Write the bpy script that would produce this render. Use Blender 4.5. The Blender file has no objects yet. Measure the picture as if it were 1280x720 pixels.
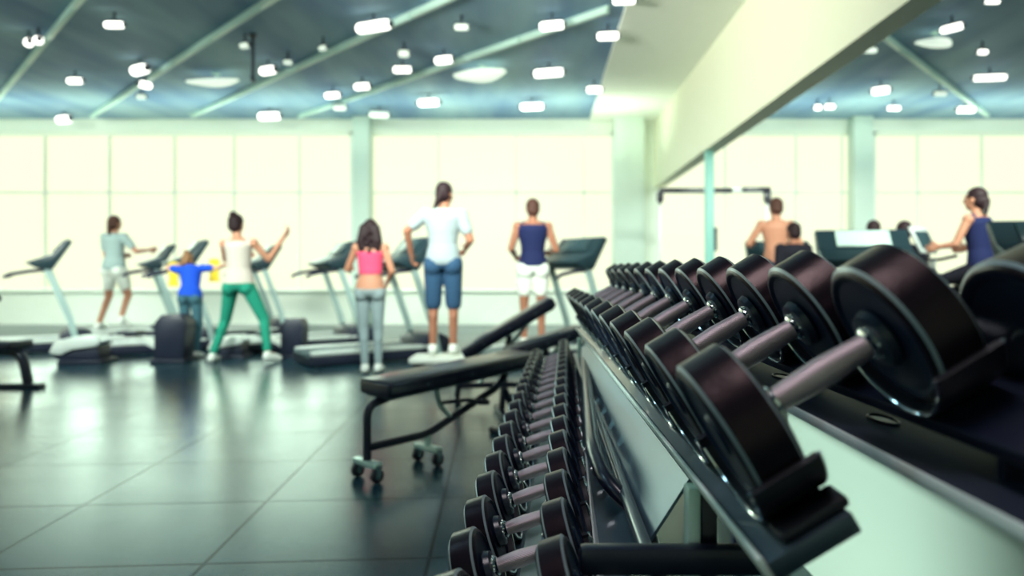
import bpy, bmesh, math, random
from mathutils import Vector, Matrix, Euler
random.seed(7)
C = bpy.context.scene.collection
PI = math.pi
R = math.radians
CAM = 1.08                      # camera height
F, VX, VY = 850.0, 678.0, 337.0 # focal length in pixels and the vanishing point of +Y
D = 13.4                        # window wall

def at(px, py, Y):              # photograph pixel at distance Y -> world point
    return Vector(((px-VX)/F*Y, Y, CAM-(py-VY)/F*Y))

# ------------------------------------------------------------------ materials
def mat(name, col, rough=.5, metal=0., spec=.5, coat=0., emit=None, es=0., bump=0., bscale=40., var=0., vscale=6., alpha=1.):
    m = bpy.data.materials.new(name); m.use_nodes = True
    nt = m.node_tree; b = nt.nodes['Principled BSDF']
    b.inputs['Base Color'].default_value = (*col, 1)
    b.inputs['Roughness'].default_value = rough
    b.inputs['Metallic'].default_value = metal
    b.inputs['Specular IOR Level'].default_value = spec
    b.inputs['Coat Weight'].default_value = coat
    if emit:
        b.inputs['Emission Color'].default_value = (*emit, 1); b.inputs['Emission Strength'].default_value = es
    tc = nt.nodes.new('ShaderNodeTexCoord')
    if var > 0:
        n = nt.nodes.new('ShaderNodeTexNoise'); n.inputs['Scale'].default_value = vscale; n.inputs['Detail'].default_value = 4
        nt.links.new(tc.outputs['Object'], n.inputs['Vector'])
        mx = nt.nodes.new('ShaderNodeMix'); mx.data_type = 'RGBA'
        mx.inputs[6].default_value = (*[c*(1-var) for c in col], 1); mx.inputs[7].default_value = (*[min(1, c*(1+var)) for c in col], 1)
        nt.links.new(n.outputs['Fac'], mx.inputs[0]); nt.links.new(mx.outputs[2], b.inputs['Base Color'])
    if bump > 0:
        n = nt.nodes.new('ShaderNodeTexNoise'); n.inputs['Scale'].default_value = bscale; n.inputs['Detail'].default_value = 3
        nt.links.new(tc.outputs['Object'], n.inputs['Vector'])
        bp = nt.nodes.new('ShaderNodeBump'); bp.inputs['Strength'].default_value = bump; bp.inputs['Distance'].default_value = .002
        nt.links.new(n.outputs['Fac'], bp.inputs['Height']); nt.links.new(bp.outputs['Normal'], b.inputs['Normal'])
    return m

M = {}
M['rubber'] = mat('black_rubber_rim', (.007,.0045,.010), .30, spec=.42, coat=.0, bump=.25, bscale=60, var=.35, vscale=25)
M['face'] = mat('navy_black_rubber_face', (.006,.012,.034), .42, spec=.42, bump=.15, bscale=80, var=.3, vscale=20)
M['edge'] = mat('pale_rim_highlight', (.30,.38,.42), .32, spec=.8)  # pale ring that paints the rim highlight into the bevel colour
M['hub'] = mat('dark_hub', (.016,.026,.05), .3, spec=.6)
M['chrome'] = mat('chrome', (.9,.95,.93), .12, 1)
M['rubber'].node_tree.nodes['Principled BSDF'].inputs['Specular Tint'].default_value = (1,.72,.72,1)
M['face'].node_tree.nodes['Principled BSDF'].inputs['Specular Tint'].default_value = (.6,.8,1,1)
M['handle'] = None
M['dark_steel'] = mat('dark_blue_painted_steel', (.010,.013,.030), .30, .0, spec=.5, coat=.1, var=.3)
M['tray'] = mat('satin_navy_tray_steel', (.020,.028,.050), .55, .0, spec=.25, var=.3)
M['mid_steel'] = mat('slate_painted_steel', (.05,.08,.11), .3, .3, spec=.7, coat=.4)
M['pale_steel'] = mat('pale_grey_green_steel', (.52,.72,.66), .25, .35, var=.12, vscale=3)
M['edge_enamel'] = mat('white_mint_edge_enamel', (.84,.95,.90), .3, spec=.6)
M['panel'] = mat('blue_grey_panel_steel', (.10,.17,.22), .30, .4, var=.15, vscale=3)
M['plastic'] = mat('black_cradle_plastic', (.012,.012,.02), .4, spec=.5)
M['vinyl'] = mat('black_vinyl', (.007,.009,.026), .34, spec=.6, coat=.2, bump=.2, bscale=120)
M['wheel'] = mat('black_caster_rubber', (.015,.015,.025), .5)
M['tm_black'] = mat('black_machine_plastic', (.012,.016,.035), .42)
M['tm_silver'] = mat('silver_machine_plastic', (.68,.74,.70), .35, .2)
M['tm_pole'] = mat('glare_washed_upright', (.38,.52,.50), .35, .1)  # window glare that washes out the uprights is put into this paler colour
M['belt'] = mat('grey_treadmill_belt', (.10,.15,.16), .55)
M['screen'] = mat('console_screen_glass', (.03,.06,.07), .25, spec=.5)
M['console'] = mat('dark_teal_console', (.015,.035,.045), .35)
M['teal_paint'] = mat('teal_painted_steel', (.22,.52,.46), .4)
M['wall'] = mat('pale_mint_plaster', (.86,.93,.82), .75, var=.03)
M['cream'] = mat('cream_plaster', (.90,.93,.74), .8, var=.02)
M['soffit'] = mat('mint_plaster', (.90,.95,.86), .8, var=.02)
M['column'] = mat('mint_column_paint', (.66,.80,.70), .6, var=.03)
M['frame'] = mat('pale_window_aluminium', (.86,.93,.82), .5)
M['plinth'] = mat('pale_green_lacquered_board', (.80,.90,.78), .35, spec=.5)
M['track'] = mat('mint_track_enamel', (.55,.78,.70), .4)
M['lamp_case'] = mat('dark_lamp_housing', (.02,.03,.05), .4)
M['lamp'] = mat('lit_lamp_diffuser', (.9,.9,.85), .4, emit=(1,1,.9), es=3)
M['dim_glow'] = mat('soft_lit_diffuser', (.8,.85,.75), .4, emit=(.80,.95,.80), es=.75)
M['skin'] = mat('skin', (.52,.24,.15), .55, spec=.35, var=.06)
M['skin_pale'] = mat('fair_skin', (.66,.38,.25), .55, spec=.35, var=.06)
M['skin_dark'] = mat('tan_skin', (.36,.15,.09), .55, spec=.35, var=.06)
M['hair'] = mat('dark_brown_hair', (.018,.007,.010), .6, spec=.25, bump=.3, bscale=90)
M['hair_b'] = mat('brown_hair', (.07,.028,.02), .6, spec=.25, bump=.3, bscale=90)
M['hair_l'] = mat('light_brown_hair', (.22,.11,.05), .6, spec=.25, bump=.3, bscale=90)
M['eye'] = mat('eye_white', (.8,.8,.78), .3)
for k, c in dict(grey_tee=(.32,.42,.41), white=(.82,.86,.78), white_tank=(.62,.55,.49), green=(.02,.30,.20), pink=(.88,.09,.20),
                 grey_leg=(.30,.38,.40), man_tee=(.32,.38,.40), navy_short=(.03,.08,.16), navy=(.012,.018,.075), blue=(.01,.07,.55),
                 teal_leg=(.05,.13,.17), yellow=(.90,.68,.06), maroon=(.16,.02,.03), black=(.012,.012,.02), shoe=(.85,.88,.82)).items():
    M[k] = mat('fabric_'+k, c, .8, spec=.2, bump=.2, bscale=60)
M['lime'] = mat('sneaker_white', (.86,.88,.84), .5)

def knurl():
    m = bpy.data.materials.new('knurled_handle_steel'); m.use_nodes = True
    nt = m.node_tree; b = nt.nodes['Principled BSDF']
    b.inputs['Base Color'].default_value = (.62,.51,.54,1); b.inputs['Metallic'].default_value = .85; b.inputs['Roughness'].default_value = .38
    tc = nt.nodes.new('ShaderNodeTexCoord'); sp = nt.nodes.new('ShaderNodeSeparateXYZ')
    nt.links.new(tc.outputs['Object'], sp.inputs[0])
    an = nt.nodes.new('ShaderNodeMath'); an.operation = 'ARCTAN2'
    nt.links.new(sp.outputs['Y'], an.inputs[0]); nt.links.new(sp.outputs['Z'], an.inputs[1])
    hs = []
    for s in (1, -1):
        a = nt.nodes.new('ShaderNodeMath'); a.operation = 'MULTIPLY'; a.inputs[1].default_value = 20*s
        nt.links.new(an.outputs[0], a.inputs[0])
        c = nt.nodes.new('ShaderNodeMath'); c.operation = 'MULTIPLY_ADD'; c.inputs[1].default_value = 1200
        nt.links.new(sp.outputs['X'], c.inputs[0]); nt.links.new(a.outputs[0], c.inputs[2])
        d = nt.nodes.new('ShaderNodeMath'); d.operation = 'SINE'; nt.links.new(c.outputs[0], d.inputs[0]); hs.append(d)
    mx = nt.nodes.new('ShaderNodeMath'); mx.operation = 'MAXIMUM'
    nt.links.new(hs[0].outputs[0], mx.inputs[0]); nt.links.new(hs[1].outputs[0], mx.inputs[1])
    bp = nt.nodes.new('ShaderNodeBump'); bp.inputs['Strength'].default_value = .5; bp.inputs['Distance'].default_value = .0006
    nt.links.new(mx.outputs[0], bp.inputs['Height']); nt.links.new(bp.outputs['Normal'], b.inputs['Normal'])
    return m
M['handle'] = knurl()

def floor_mat():
    m = bpy.data.materials.new('rubber_floor_tiles'); m.use_nodes = True
    nt = m.node_tree; N = nt.nodes; L = nt.links; b = N['Principled BSDF']
    tc = N.new('ShaderNodeTexCoord'); mp = N.new('ShaderNodeMapping'); mp.inputs['Rotation'].default_value = (0,0,R(-3.7))
    L.new(tc.outputs['Object'], mp.inputs['Vector'])
    sp = N.new('ShaderNodeSeparateXYZ'); L.new(mp.outputs[0], sp.inputs[0])
    def math_(op, a, v=None, b2=None):
        n = N.new('ShaderNodeMath'); n.operation = op; L.new(a, n.inputs[0])
        if v is not None: n.inputs[1].default_value = v
        if b2 is not None: L.new(b2, n.inputs[1])
        return n.outputs[0]
    def seam(out, off, size):
        a = math_('ADD', out, -off + 200*size); a = math_('MODULO', a, size)
        a = math_('SUBTRACT', a, size/2); a = math_('ABSOLUTE', a)
        return math_('GREATER_THAN', a, size/2-.008), a
    # rotated x' of the seam that passes (-1.235, 2.397); rotated y' of the seam at y = 2.495
    ca, sa = math.cos(R(-3.7)), math.sin(R(-3.7))
    sx, _ = seam(sp.outputs['X'], ca*-1.235 - sa*2.397, .82)
    sy, _ = seam(sp.outputs['Y'], sa*-1.235 + ca*2.495, .675)
    s = math_('MAXIMUM', sx, b2=sy)
    n1 = N.new('ShaderNodeTexNoise'); n1.inputs['Scale'].default_value = .9; n1.inputs['Detail'].default_value = 6; n1.inputs['Roughness'].default_value = .65
    L.new(tc.outputs['Object'], n1.inputs['Vector'])
    cr = N.new('ShaderNodeValToRGB'); L.new(n1.outputs['Fac'], cr.inputs[0])
    cr.color_ramp.elements[0].position = .3; cr.color_ramp.elements[0].color = (.008,.030,.050,1)
    cr.color_ramp.elements[1].position = .7; cr.color_ramp.elements[1].color = (.022,.070,.095,1)
    mx = N.new('ShaderNodeMix'); mx.data_type = 'RGBA'; L.new(s, mx.inputs[0]); L.new(cr.outputs[0], mx.inputs[6]); mx.inputs[7].default_value = (.008,.014,.022,1)
    L.new(mx.outputs[2], b.inputs['Base Color'])
    n2 = N.new('ShaderNodeTexNoise'); n2.inputs['Scale'].default_value = 1.7; n2.inputs['Detail'].default_value = 5
    L.new(tc.outputs['Object'], n2.inputs['Vector'])
    mr = N.new('ShaderNodeMapRange'); L.new(n2.outputs['Fac'], mr.inputs[0]); mr.inputs[3].default_value = .16; mr.inputs[4].default_value = .29
    L.new(mr.outputs[0], b.inputs['Roughness'])
    sl = N.new('ShaderNodeMapRange'); L.new(s, sl.inputs[0]); sl.inputs[3].default_value = .46; sl.inputs[4].default_value = .16; L.new(sl.outputs[0], b.inputs['Specular IOR Level'])
    b.inputs['Specular Tint'].default_value = (.56,.93,1,1)
    n3 = N.new('ShaderNodeTexNoise'); n3.inputs['Scale'].default_value = 150; L.new(tc.outputs['Object'], n3.inputs['Vector'])
    inv = math_('MULTIPLY', s, -2.0); hh = math_('ADD', n3.outputs['Fac'], b2=inv)
    bp = N.new('ShaderNodeBump'); bp.inputs['Strength'].default_value = .25; bp.inputs['Distance'].default_value = .002
    L.new(hh, bp.inputs['Height']); L.new(bp.outputs['Normal'], b.inputs['Normal'])
    return m
M['floor'] = floor_mat()

def ceil_mat():
    m = bpy.data.materials.new('slate_ceiling_panels'); m.use_nodes = True
    nt = m.node_tree; N = nt.nodes; L = nt.links; b = N['Principled BSDF']
    tc = N.new('ShaderNodeTexCoord'); mp = N.new('ShaderNodeMapping'); mp.inputs['Rotation'].default_value = (0,0,R(62))
    mp.inputs['Scale'].default_value = (.55,.12,1)
    L.new(tc.outputs['Object'], mp.inputs['Vector'])
    n = N.new('ShaderNodeTexNoise'); n.inputs['Scale'].default_value = 2.2; n.inputs['Detail'].default_value = 3
    L.new(mp.outputs[0], n.inputs['Vector'])
    cr = N.new('ShaderNodeValToRGB'); L.new(n.outputs['Fac'], cr.inputs[0])
    cr.color_ramp.elements[0].position = .35; cr.color_ramp.elements[0].color = (.13,.245,.40,1)
    cr.color_ramp.elements[1].position = .68; cr.color_ramp.elements[1].color = (.31,.48,.56,1)
    L.new(cr.outputs[0], b.inputs['Base Color']); b.inputs['Roughness'].default_value = .45
    b.inputs['Specular IOR Level'].default_value = .15; b.inputs['Roughness'].default_value = .6
    return m
M['ceiling'] = ceil_mat()

def glass_mat():
    m = bpy.data.materials.new('window_glass'); m.use_nodes = True
    nt = m.node_tree; nt.nodes.clear()
    o = nt.nodes.new('ShaderNodeOutputMaterial'); mx = nt.nodes.new('ShaderNodeMixShader'); mx.inputs[0].default_value = .012
    t = nt.nodes.new('ShaderNodeBsdfTransparent'); t.inputs[0].default_value = (1,1,.98,1)
    g = nt.nodes.new('ShaderNodeBsdfGlossy'); g.inputs['Roughness'].default_value = .4
    nt.links.new(t.outputs[0], mx.inputs[1]); nt.links.new(g.outputs[0], mx.inputs[2]); nt.links.new(mx.outputs[0], o.inputs[0])
    return m
M['glass'] = glass_mat()

# ------------------------------------------------------------------ mesh builder
class MB:
    def __init__(s): s.bm = bmesh.new(); s.mi = 0
    def _merge(s, t, M_=None):
        if M_ is not None: bmesh.ops.transform(t, matrix=M_, verts=t.verts)
        me = bpy.data.meshes.new('tmp'); t.to_mesh(me); t.free()
        n0 = len(s.bm.faces); s.bm.from_mesh(me); bpy.data.meshes.remove(me)
        s.bm.faces.ensure_lookup_table()
        for f in s.bm.faces[n0:]: f.material_index = s.mi
        return s
    def box(s, c, d, rot=None, bev=0., seg=2, mtx=None):
        t = bmesh.new(); bmesh.ops.create_cube(t, size=1)
        bmesh.ops.scale(t, vec=Vector(d), verts=t.verts)
        if bev > 0: bmesh.ops.bevel(t, geom=t.edges[:]+t.verts[:], offset=min(bev, min(d)*.49), segments=seg, profile=.5, affect='EDGES')
        m_ = Matrix.Translation(Vector(c))
        if rot: m_ = m_ @ Euler(rot).to_matrix().to_4x4()
        if mtx is not None: m_ = mtx @ m_
        return s._merge(t, m_)
    def rings(s, rings, cap=True, mtx=None):
        t = bmesh.new(); prev = None; first = None
        for rg in rings:
            vs = [t.verts.new(p) for p in rg]
            if prev:
                n = len(vs)
                for i in range(n):
                    t.faces.new((prev[i], prev[(i+1)%n], vs[(i+1)%n], vs[i]))
            else: first = vs
            prev = vs
        if cap: t.faces.new(list(reversed(first))); t.faces.new(prev)
        bmesh.ops.recalc_face_normals(t, faces=t.faces)
        return s._merge(t, mtx)
    def lathe(s, prof, n=32, mtx=None, cap=True):     # prof: (x, r) along local X
        rg = [[(x, r*math.cos(2*PI*k/n), r*math.sin(2*PI*k/n)) for k in range(n)] for x, r in prof]
        return s.rings(rg, cap, mtx)
    def cap(s, p0, p1, r0, r1=None, n=12, h=3):          # tapered capsule
        r1 = r0 if r1 is None else r1
        p0 = Vector(p0); p1 = Vector(p1); d = p1-p0; L = max(d.length, 1e-5)
        q = Vector((1,0,0)).rotation_difference(d.normalized()).to_matrix().to_4x4() if d.length > 1e-6 else Matrix()
        pr = [(-r0*math.cos(a), r0*math.sin(a)) for a in [PI/2*(k+.35)/(h+.35) for k in range(h+1)]]
        pr += [(L+r1*math.sin(a), r1*math.cos(a)) for a in [PI/2*k/(h+.35) for k in range(h+1)]]
        return s.lathe(pr, n, Matrix.Translation(p0) @ q)
    def cyl(s, p0, p1, r0, r1=None, n=20, bev=0.):
        r1 = r0 if r1 is None else r1
        p0 = Vector(p0); p1 = Vector(p1); d = p1-p0; L = d.length
        q = Vector((1,0,0)).rotation_difference(d.normalized()).to_matrix().to_4x4()
        pr = [(0,r0),(L,r1)] if bev <= 0 else [(0,r0-bev),(bev*.3,r0-bev*.3),(bev,r0),(L-bev,r1),(L-bev*.3,r1-bev*.3),(L,r1-bev)]
        return s.lathe(pr, n, Matrix.Translation(p0) @ q)
    def ell(s, c, r, rot=None, n=20, mtx=None):
        t = bmesh.new(); bmesh.ops.create_uvsphere(t, u_segments=n, v_segments=max(6, n*2//3), radius=1)
        m_ = Matrix.Translation(Vector(c)) @ (Euler(rot).to_matrix().to_4x4() if rot else Matrix()) @ Matrix.Diagonal((*r,1))
        if mtx is not None: m_ = mtx @ m_
        return s._merge(t, m_)
    def sweep(s, pts, prof, up=(0,0,1), cap=True):      # prof: list of (side, up) offsets
        pts = [Vector(p) for p in pts]; rg = []; up0 = Vector(up)
        for i, p in enumerate(pts):
            a = pts[max(0,i-1)]; b = pts[min(len(pts)-1,i+1)]
            t = (b-a).normalized(); sd = t.cross(up0)
            if sd.length < 1e-3: sd = t.cross(Vector((0,1,0)))
            sd.normalize(); u = sd.cross(t).normalized()
            k = 1.0
            if 0 < i < len(pts)-1:
                k = 1/max(.5, math.cos(((p-a).normalized().angle((b-p).normalized()))/2))
            rg.append([p + sd*x + u*(y*k) for x, y in prof])
        return s.rings(rg, cap)
    def tube(s, pts, r, n=12, round_=0., up=(0,1,0)):
        pts = rounded(pts, round_) if round_ > 0 else [Vector(p) for p in pts]
        # parallel transport
        rg = []; t0 = (pts[1]-pts[0]).normalized(); ref = Vector((0,0,1)) if abs(t0.z) < .9 else Vector((1,0,0))
        nrm = (ref - t0*ref.dot(t0)).normalized()
        for i, p in enumerate(pts):
            a = pts[max(0,i-1)]; b = pts[min(len(pts)-1,i+1)]; t = (b-a).normalized()
            nrm = (nrm - t*nrm.dot(t)).normalized(); bn = t.cross(nrm)
            rg.append([p + (nrm*math.cos(2*PI*k/n)+bn*math.sin(2*PI*k/n))*r for k in range(n)])
        return s.rings(rg)
    def prism(s, poly, lo, hi, plane='XZ', bev=0., mtx=None):
        t = bmesh.new()
        def P(a, b, c): return {'XZ': (a,c,b), 'YZ': (c,a,b), 'XY': (a,b,c)}[plane]
        v0 = [t.verts.new(P(a,b,lo)) for a,b in poly]; v1 = [t.verts.new(P(a,b,hi)) for a,b in poly]
        n = len(poly)
        for i in range(n): t.faces.new((v0[i], v0[(i+1)%n], v1[(i+1)%n], v1[i]))
        t.faces.new(list(reversed(v0))); t.faces.new(v1)
        bmesh.ops.recalc_face_normals(t, faces=t.faces)
        if bev > 0: bmesh.ops.bevel(t, geom=t.edges[:], offset=bev, segments=2, profile=.5, affect='EDGES')
        return s._merge(t, mtx)
    def build(s, name, mats, parent=None, smooth=35, loc=None, rot=None):
        me = bpy.data.meshes.new(name); s.bm.to_mesh(me); s.bm.free()
        for m_ in (mats if isinstance(mats, (list, tuple)) else [mats]): me.materials.append(m_)
        if smooth:
            for p in me.polygons: p.use_smooth = True
            me.set_sharp_from_angle(angle=R(smooth))
        o = bpy.data.objects.new(name, me); C.objects.link(o)
        if parent: o.parent = parent
        if loc is not None: o.location = loc
        if rot is not None: o.rotation_euler = rot
        return o

def rounded(pts, rad, seg=6):
    pts = [Vector(p) for p in pts]; out = [pts[0]]
    for i in range(1, len(pts)-1):
        a, p, b = pts[i-1], pts[i], pts[i+1]
        r = min(rad, (a-p).length*.45, (b-p).length*.45)
        q0 = p+(a-p).normalized()*r; q1 = p+(b-p).normalized()*r
        for k in range(seg+1):
            t = k/seg; out.append(q0*(1-t)**2 + p*2*t*(1-t) + q1*t*t)
    out.append(pts[-1]); return out

def tag(o, label, cat, group=None, kind=None):
    o['label'] = label; o['category'] = cat
    if group: o['group'] = group
    if kind: o['kind'] = kind
    return o
def thing(name, label, cat, loc=(0,0,0), rot=(0,0,0), group=None):
    o = bpy.data.objects.new(name, None); C.objects.link(o); o.location = loc; o.rotation_euler = rot
    o.empty_display_size = .1
    return tag(o, label, cat, group)
def struct(o): o['kind'] = 'structure'; return o
def dup(o, parent=None):
    kids = list(o.children); c = o.copy(); C.objects.link(c)
    if parent: c.parent = parent
    for k in kids: dup(k, c)
    return c
ORD = ['first','second','third','fourth','fifth','sixth','seventh','eighth','ninth','tenth','eleventh','twelfth','thirteenth','fourteenth','fifteenth','sixteenth','seventeenth','eighteenth','nineteenth','twentieth']

# ------------------------------------------------------------------ the room
ZC = 4.05
Y7 = (ZC-CAM)*F/VY            # where the ceiling leaves the frame
XL, XR, YB = -12.5, 12.0, -4.0
b = MB(); b.box(((XL+XR)/2, (YB+D)/2, -.05), (XR-XL+.6, D-YB+.6, .1)); struct(b.build('floor', M['floor'], smooth=0))
b = MB(); b.box(((XL+XR)/2, (YB+D)/2, ZC+.1), (XR-XL+.6, D-YB+.6, .2))
# shallow diagonal panel ribs under the ceiling
k = -26
dv = Vector((1, .42, 0)).normalized(); nv = Vector((-dv.y, dv.x, 0))
struct(b.build('ceiling', M['ceiling'], smooth=0))
Z0, Z1 = .64, 3.80                              # sill and head of the windows
b = MB(); b.box(((XL+XR)/2, D+.15, Z0/2), (XR-XL+.6, .3, Z0)); b.box(((XL+XR)/2, D+.15, (Z1+ZC)/2), (XR-XL+.6, .3, ZC-Z1))
def wx(px): return (px-VX)/F*D
for a_, b_ in ((wx(806), wx(822)),): b.box(((a_+b_)/2, D+.15, (Z0+Z1)/2), (b_-a_, .3, Z1-Z0))
struct(b.build('wall_front', M['wall'], smooth=0))
b = MB(); b.box((XL-.1, (YB+D)/2, .4), (.2, D-YB, .8)); b.box((XL-.1, (YB+D)/2, 3.775), (.2, D-YB, .55))
for y in (YB+.3, 2.2, 8.0, D-.3): b.box((XL-.1, y, 2.1), (.2, .6, 3.0))
struct(b.build('wall_left', M['wall'], smooth=0))
b = MB(); b.box((XR+.1, (YB+D)/2, ZC/2), (.2, D-YB, ZC)); struct(b.build('wall_right', M['wall'], smooth=0))
b = MB(); b.box(((XL+XR)/2, YB-.1, ZC/2), (XR-XL, .2, ZC)); struct(b.build('wall_back', M['wall'], smooth=0))
# window bays of the front wall
bays = [(XL, wx(440), [-220,-110,0-30,52,133,215,290,372]), (wx(461), wx(768), [547,645,730]), (wx(822), wx(1068), [908,997,1055]), (wx(1093), XR, [1150,1231,1330])]
ZM = CAM+(VY-240)/F*D
for i, (x0, x1, ms) in enumerate(bays):
    f = MB(); w = .028
    for x in [x0+.03, x1-.03]: f.box((x, D+.1, (Z0+Z1)/2), (.06, .09, Z1-Z0))
    for px in ms: f.box((wx(px), D+.1, (Z0+Z1)/2), (w, .07, Z1-Z0))
    f.box(((x0+x1)/2, D+.1, ZM), (x1-x0, .07, .036))
    for z in (Z0+.03, Z1-.03): f.box(((x0+x1)/2, D+.1, z), (x1-x0, .09, .06))
    fo = struct(f.build('window_%d' % (i+1), M['frame'], smooth=0))
    g = MB(); g.box(((x0+x1)/2, D+.1, (Z0+Z1)/2), (x1-x0, .008, Z1-Z0)); g.build('glass_pane', M['glass'], fo, smooth=0)
    s_ = MB(); s_.box(((x0+x1)/2, D-.04, Z0+.012), (x1-x0, .2, .024), bev=.004); s_.build('window_sill', M['wall'], fo)
for j, (y0, y1) in enumerate(((YB+.6, 1.9), (2.5, 7.7), (8.3, D-.6))):
    f = MB()
    for k in range(5): f.box((XL-.1, y0+(y1-y0)*k/4, 2.15), (.07, .05, 2.7))
    for z in (.83, 2.3, 3.47): f.box((XL-.1, (y0+y1)/2, z), (.07, y1-y0, .05))
    fo = struct(f.build('window_%d' % (j+5), M['frame'], smooth=0))
    g = MB(); g.box((XL-.1, (y0+y1)/2, 2.15), (.008, y1-y0, 2.7)); g.build('glass_pane', M['glass'], fo, smooth=0)
# columns
for i, (a_, b_) in enumerate(((440,461),(768,806),(1068,1093))):
    dd = D-.3 if i != 1 else D-.45
    x0, x1 = (a_-VX)/F*dd, (b_-VX)/F*dd
    c = MB(); c.box(((x0+x1)/2, dd+.16, ZC/2), (x1-x0, .3, ZC), bev=.02)
    o = c.build('trim_%d' % (i+1), M['column']); struct(o)
# white ceiling band and hanging dividing wall above the opening
XW = 2.2
b = MB(); b.box(((.93+XW)/2, (YB+D)/2, ZC-.03), (XW-.93, D-YB, .06)); struct(b.build('trim_4', M['soffit'], smooth=0))
ZH = CAM+.735*XW
b = MB(); b.box((XW+.1, (YB+D)/2, (ZH+ZC)/2), (.2, D-YB, ZC-ZH)); struct(b.build('wall_divider', M['cream'], smooth=0))
b = MB(); dpo = XW/202*F
b.box((XW+.07, dpo, ZH/2), (.11, .11, ZH), bev=.01); b.box((XW+.07, dpo, .02), (.2, .2, .04), bev=.008)
struct(b.build('trim_5', M['teal_paint']))
# low pale board wall behind the dumbbell rack
b = MB(); b.box((1.0, 1.9, .31), (.1, 3.6, .62), bev=.004); struct(b.build('wall_low_partition', M['plinth'], smooth=0))

# ------------------------------------------------------------------ ceiling tracks and lamps
TR = Vector((-858/850, 1, 0)).normalized()
def track(x7, direction, y0, y1, label):
    p = Vector((x7, Y7, 0)); u = direction
    a = p + u*((y0-Y7)/u.y); e = p + u*((y1-Y7)/u.y)
    mb = MB(); L = (e-a).length; q = 0
    yaw = math.atan2(u.y, u.x)
    while q < L-.2:
        seg = min(1.45, L-q); c = a+u*(q+seg/2)
        mb.box((c.x, c.y, ZC-.048), (seg-.03, .06, .07), rot=(0,0,yaw), bev=.01); q += seg
    cc = (a+e)/2; mb.box((cc.x, cc.y, ZC-.011), (L, .04, .02), rot=(0,0,yaw))
    return tag(mb.build('lighting_track', M['track']), label, 'track', 'pale tracks across the ceiling')
tl = ['pale lighting track on the dark ceiling, farthest from the cream dividing wall', 'pale ceiling lighting track that carries the large oval lamp near the leggings woman',
      'pale lighting track passing under the long bright central lamp', 'short pale lighting track nearest the cream dividing wall']
for i, px in enumerate((95, 330, 545, 780)):
    x = (px-VX)/F*Y7
    yend = min(13.0, Y7 + (x-XL-.3)/1.01)
    ystart = (4.5, 4.5, Y7-1.7, Y7+.15)[i]
    track(x, TR, ystart, yend, tl[i])
TR2 = Vector((1, 1.05, 0)).normalized()
track(3.3, TR2, 6.9, 12.9, 'pale lighting track beyond the cream dividing wall, nearer to it')
track(6.6, TR2, 5.0, 11.5, 'pale lighting track beyond the cream dividing wall, farther from it')

def lamp_mesh(kind):
    return kind
def lamp(px, py, w, h, ang, label, kind='bar', z=ZC-.14):
    d = (z-CAM)*F/(VY-py); x = (px-VX)/F*d
    yaw = R(ang); L = w*.86/F*d; r = h*(.95 if kind == 'fan' else .66)/F*d/2
    root = thing('ceiling_lamp', label, 'lamp', (x, d, z), (0,0,yaw), 'lamps on the ceiling')
    if kind == 'fan':
        k = MB(); pts = []
        n = 12
        rg = []
        for i in range(n+1):
            t = i/n; ww = r*(.35+1.3*math.sin(PI*min(1, t*.85+.1))**1.2)
            cx = -L/2+L*t; cy = .12*L*math.sin(PI*t)
            rg.append([(cx, cy+ww*math.cos(a), .35*ww*math.sin(a)) for a in [2*PI*q/14 for q in range(14)]])
        k.rings(rg); k.build('diffuser', M['dim_glow'], root)  # pale air diffuser, glow added so it shows on the dim ceiling
        m_ = MB(); m_.cyl((0,.1*L,.02), (0,.1*L,ZC-z), .012); m_.box((0,.1*L,ZC-z-.012), (.1,.1,.022), bev=.005); m_.build('mount', M['track'], root)
        return root
    k = MB(); half = max(.01, L/2-r)
    k.cap((-half,0,0), (half,0,0), r, r, 16, 5)
    k.build('diffuser', M['lamp'] if kind != 'dim' else M['dim_glow'], root)
    m_ = MB(); m_.box((0,0,r*.75+.01), (L*.9, r*1.3, .03), bev=.008); m_.cyl((0,0,r*.7), (0,0,ZC-z), .014)
    for sx in (-1,1): m_.cyl((sx*(half+r*.6),0,0), (sx*(half+r*1.25),0,0), r*.7, r*.5, 14)
    m_.build('housing', M['lamp_case'], root)
    return root
A = 45
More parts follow.
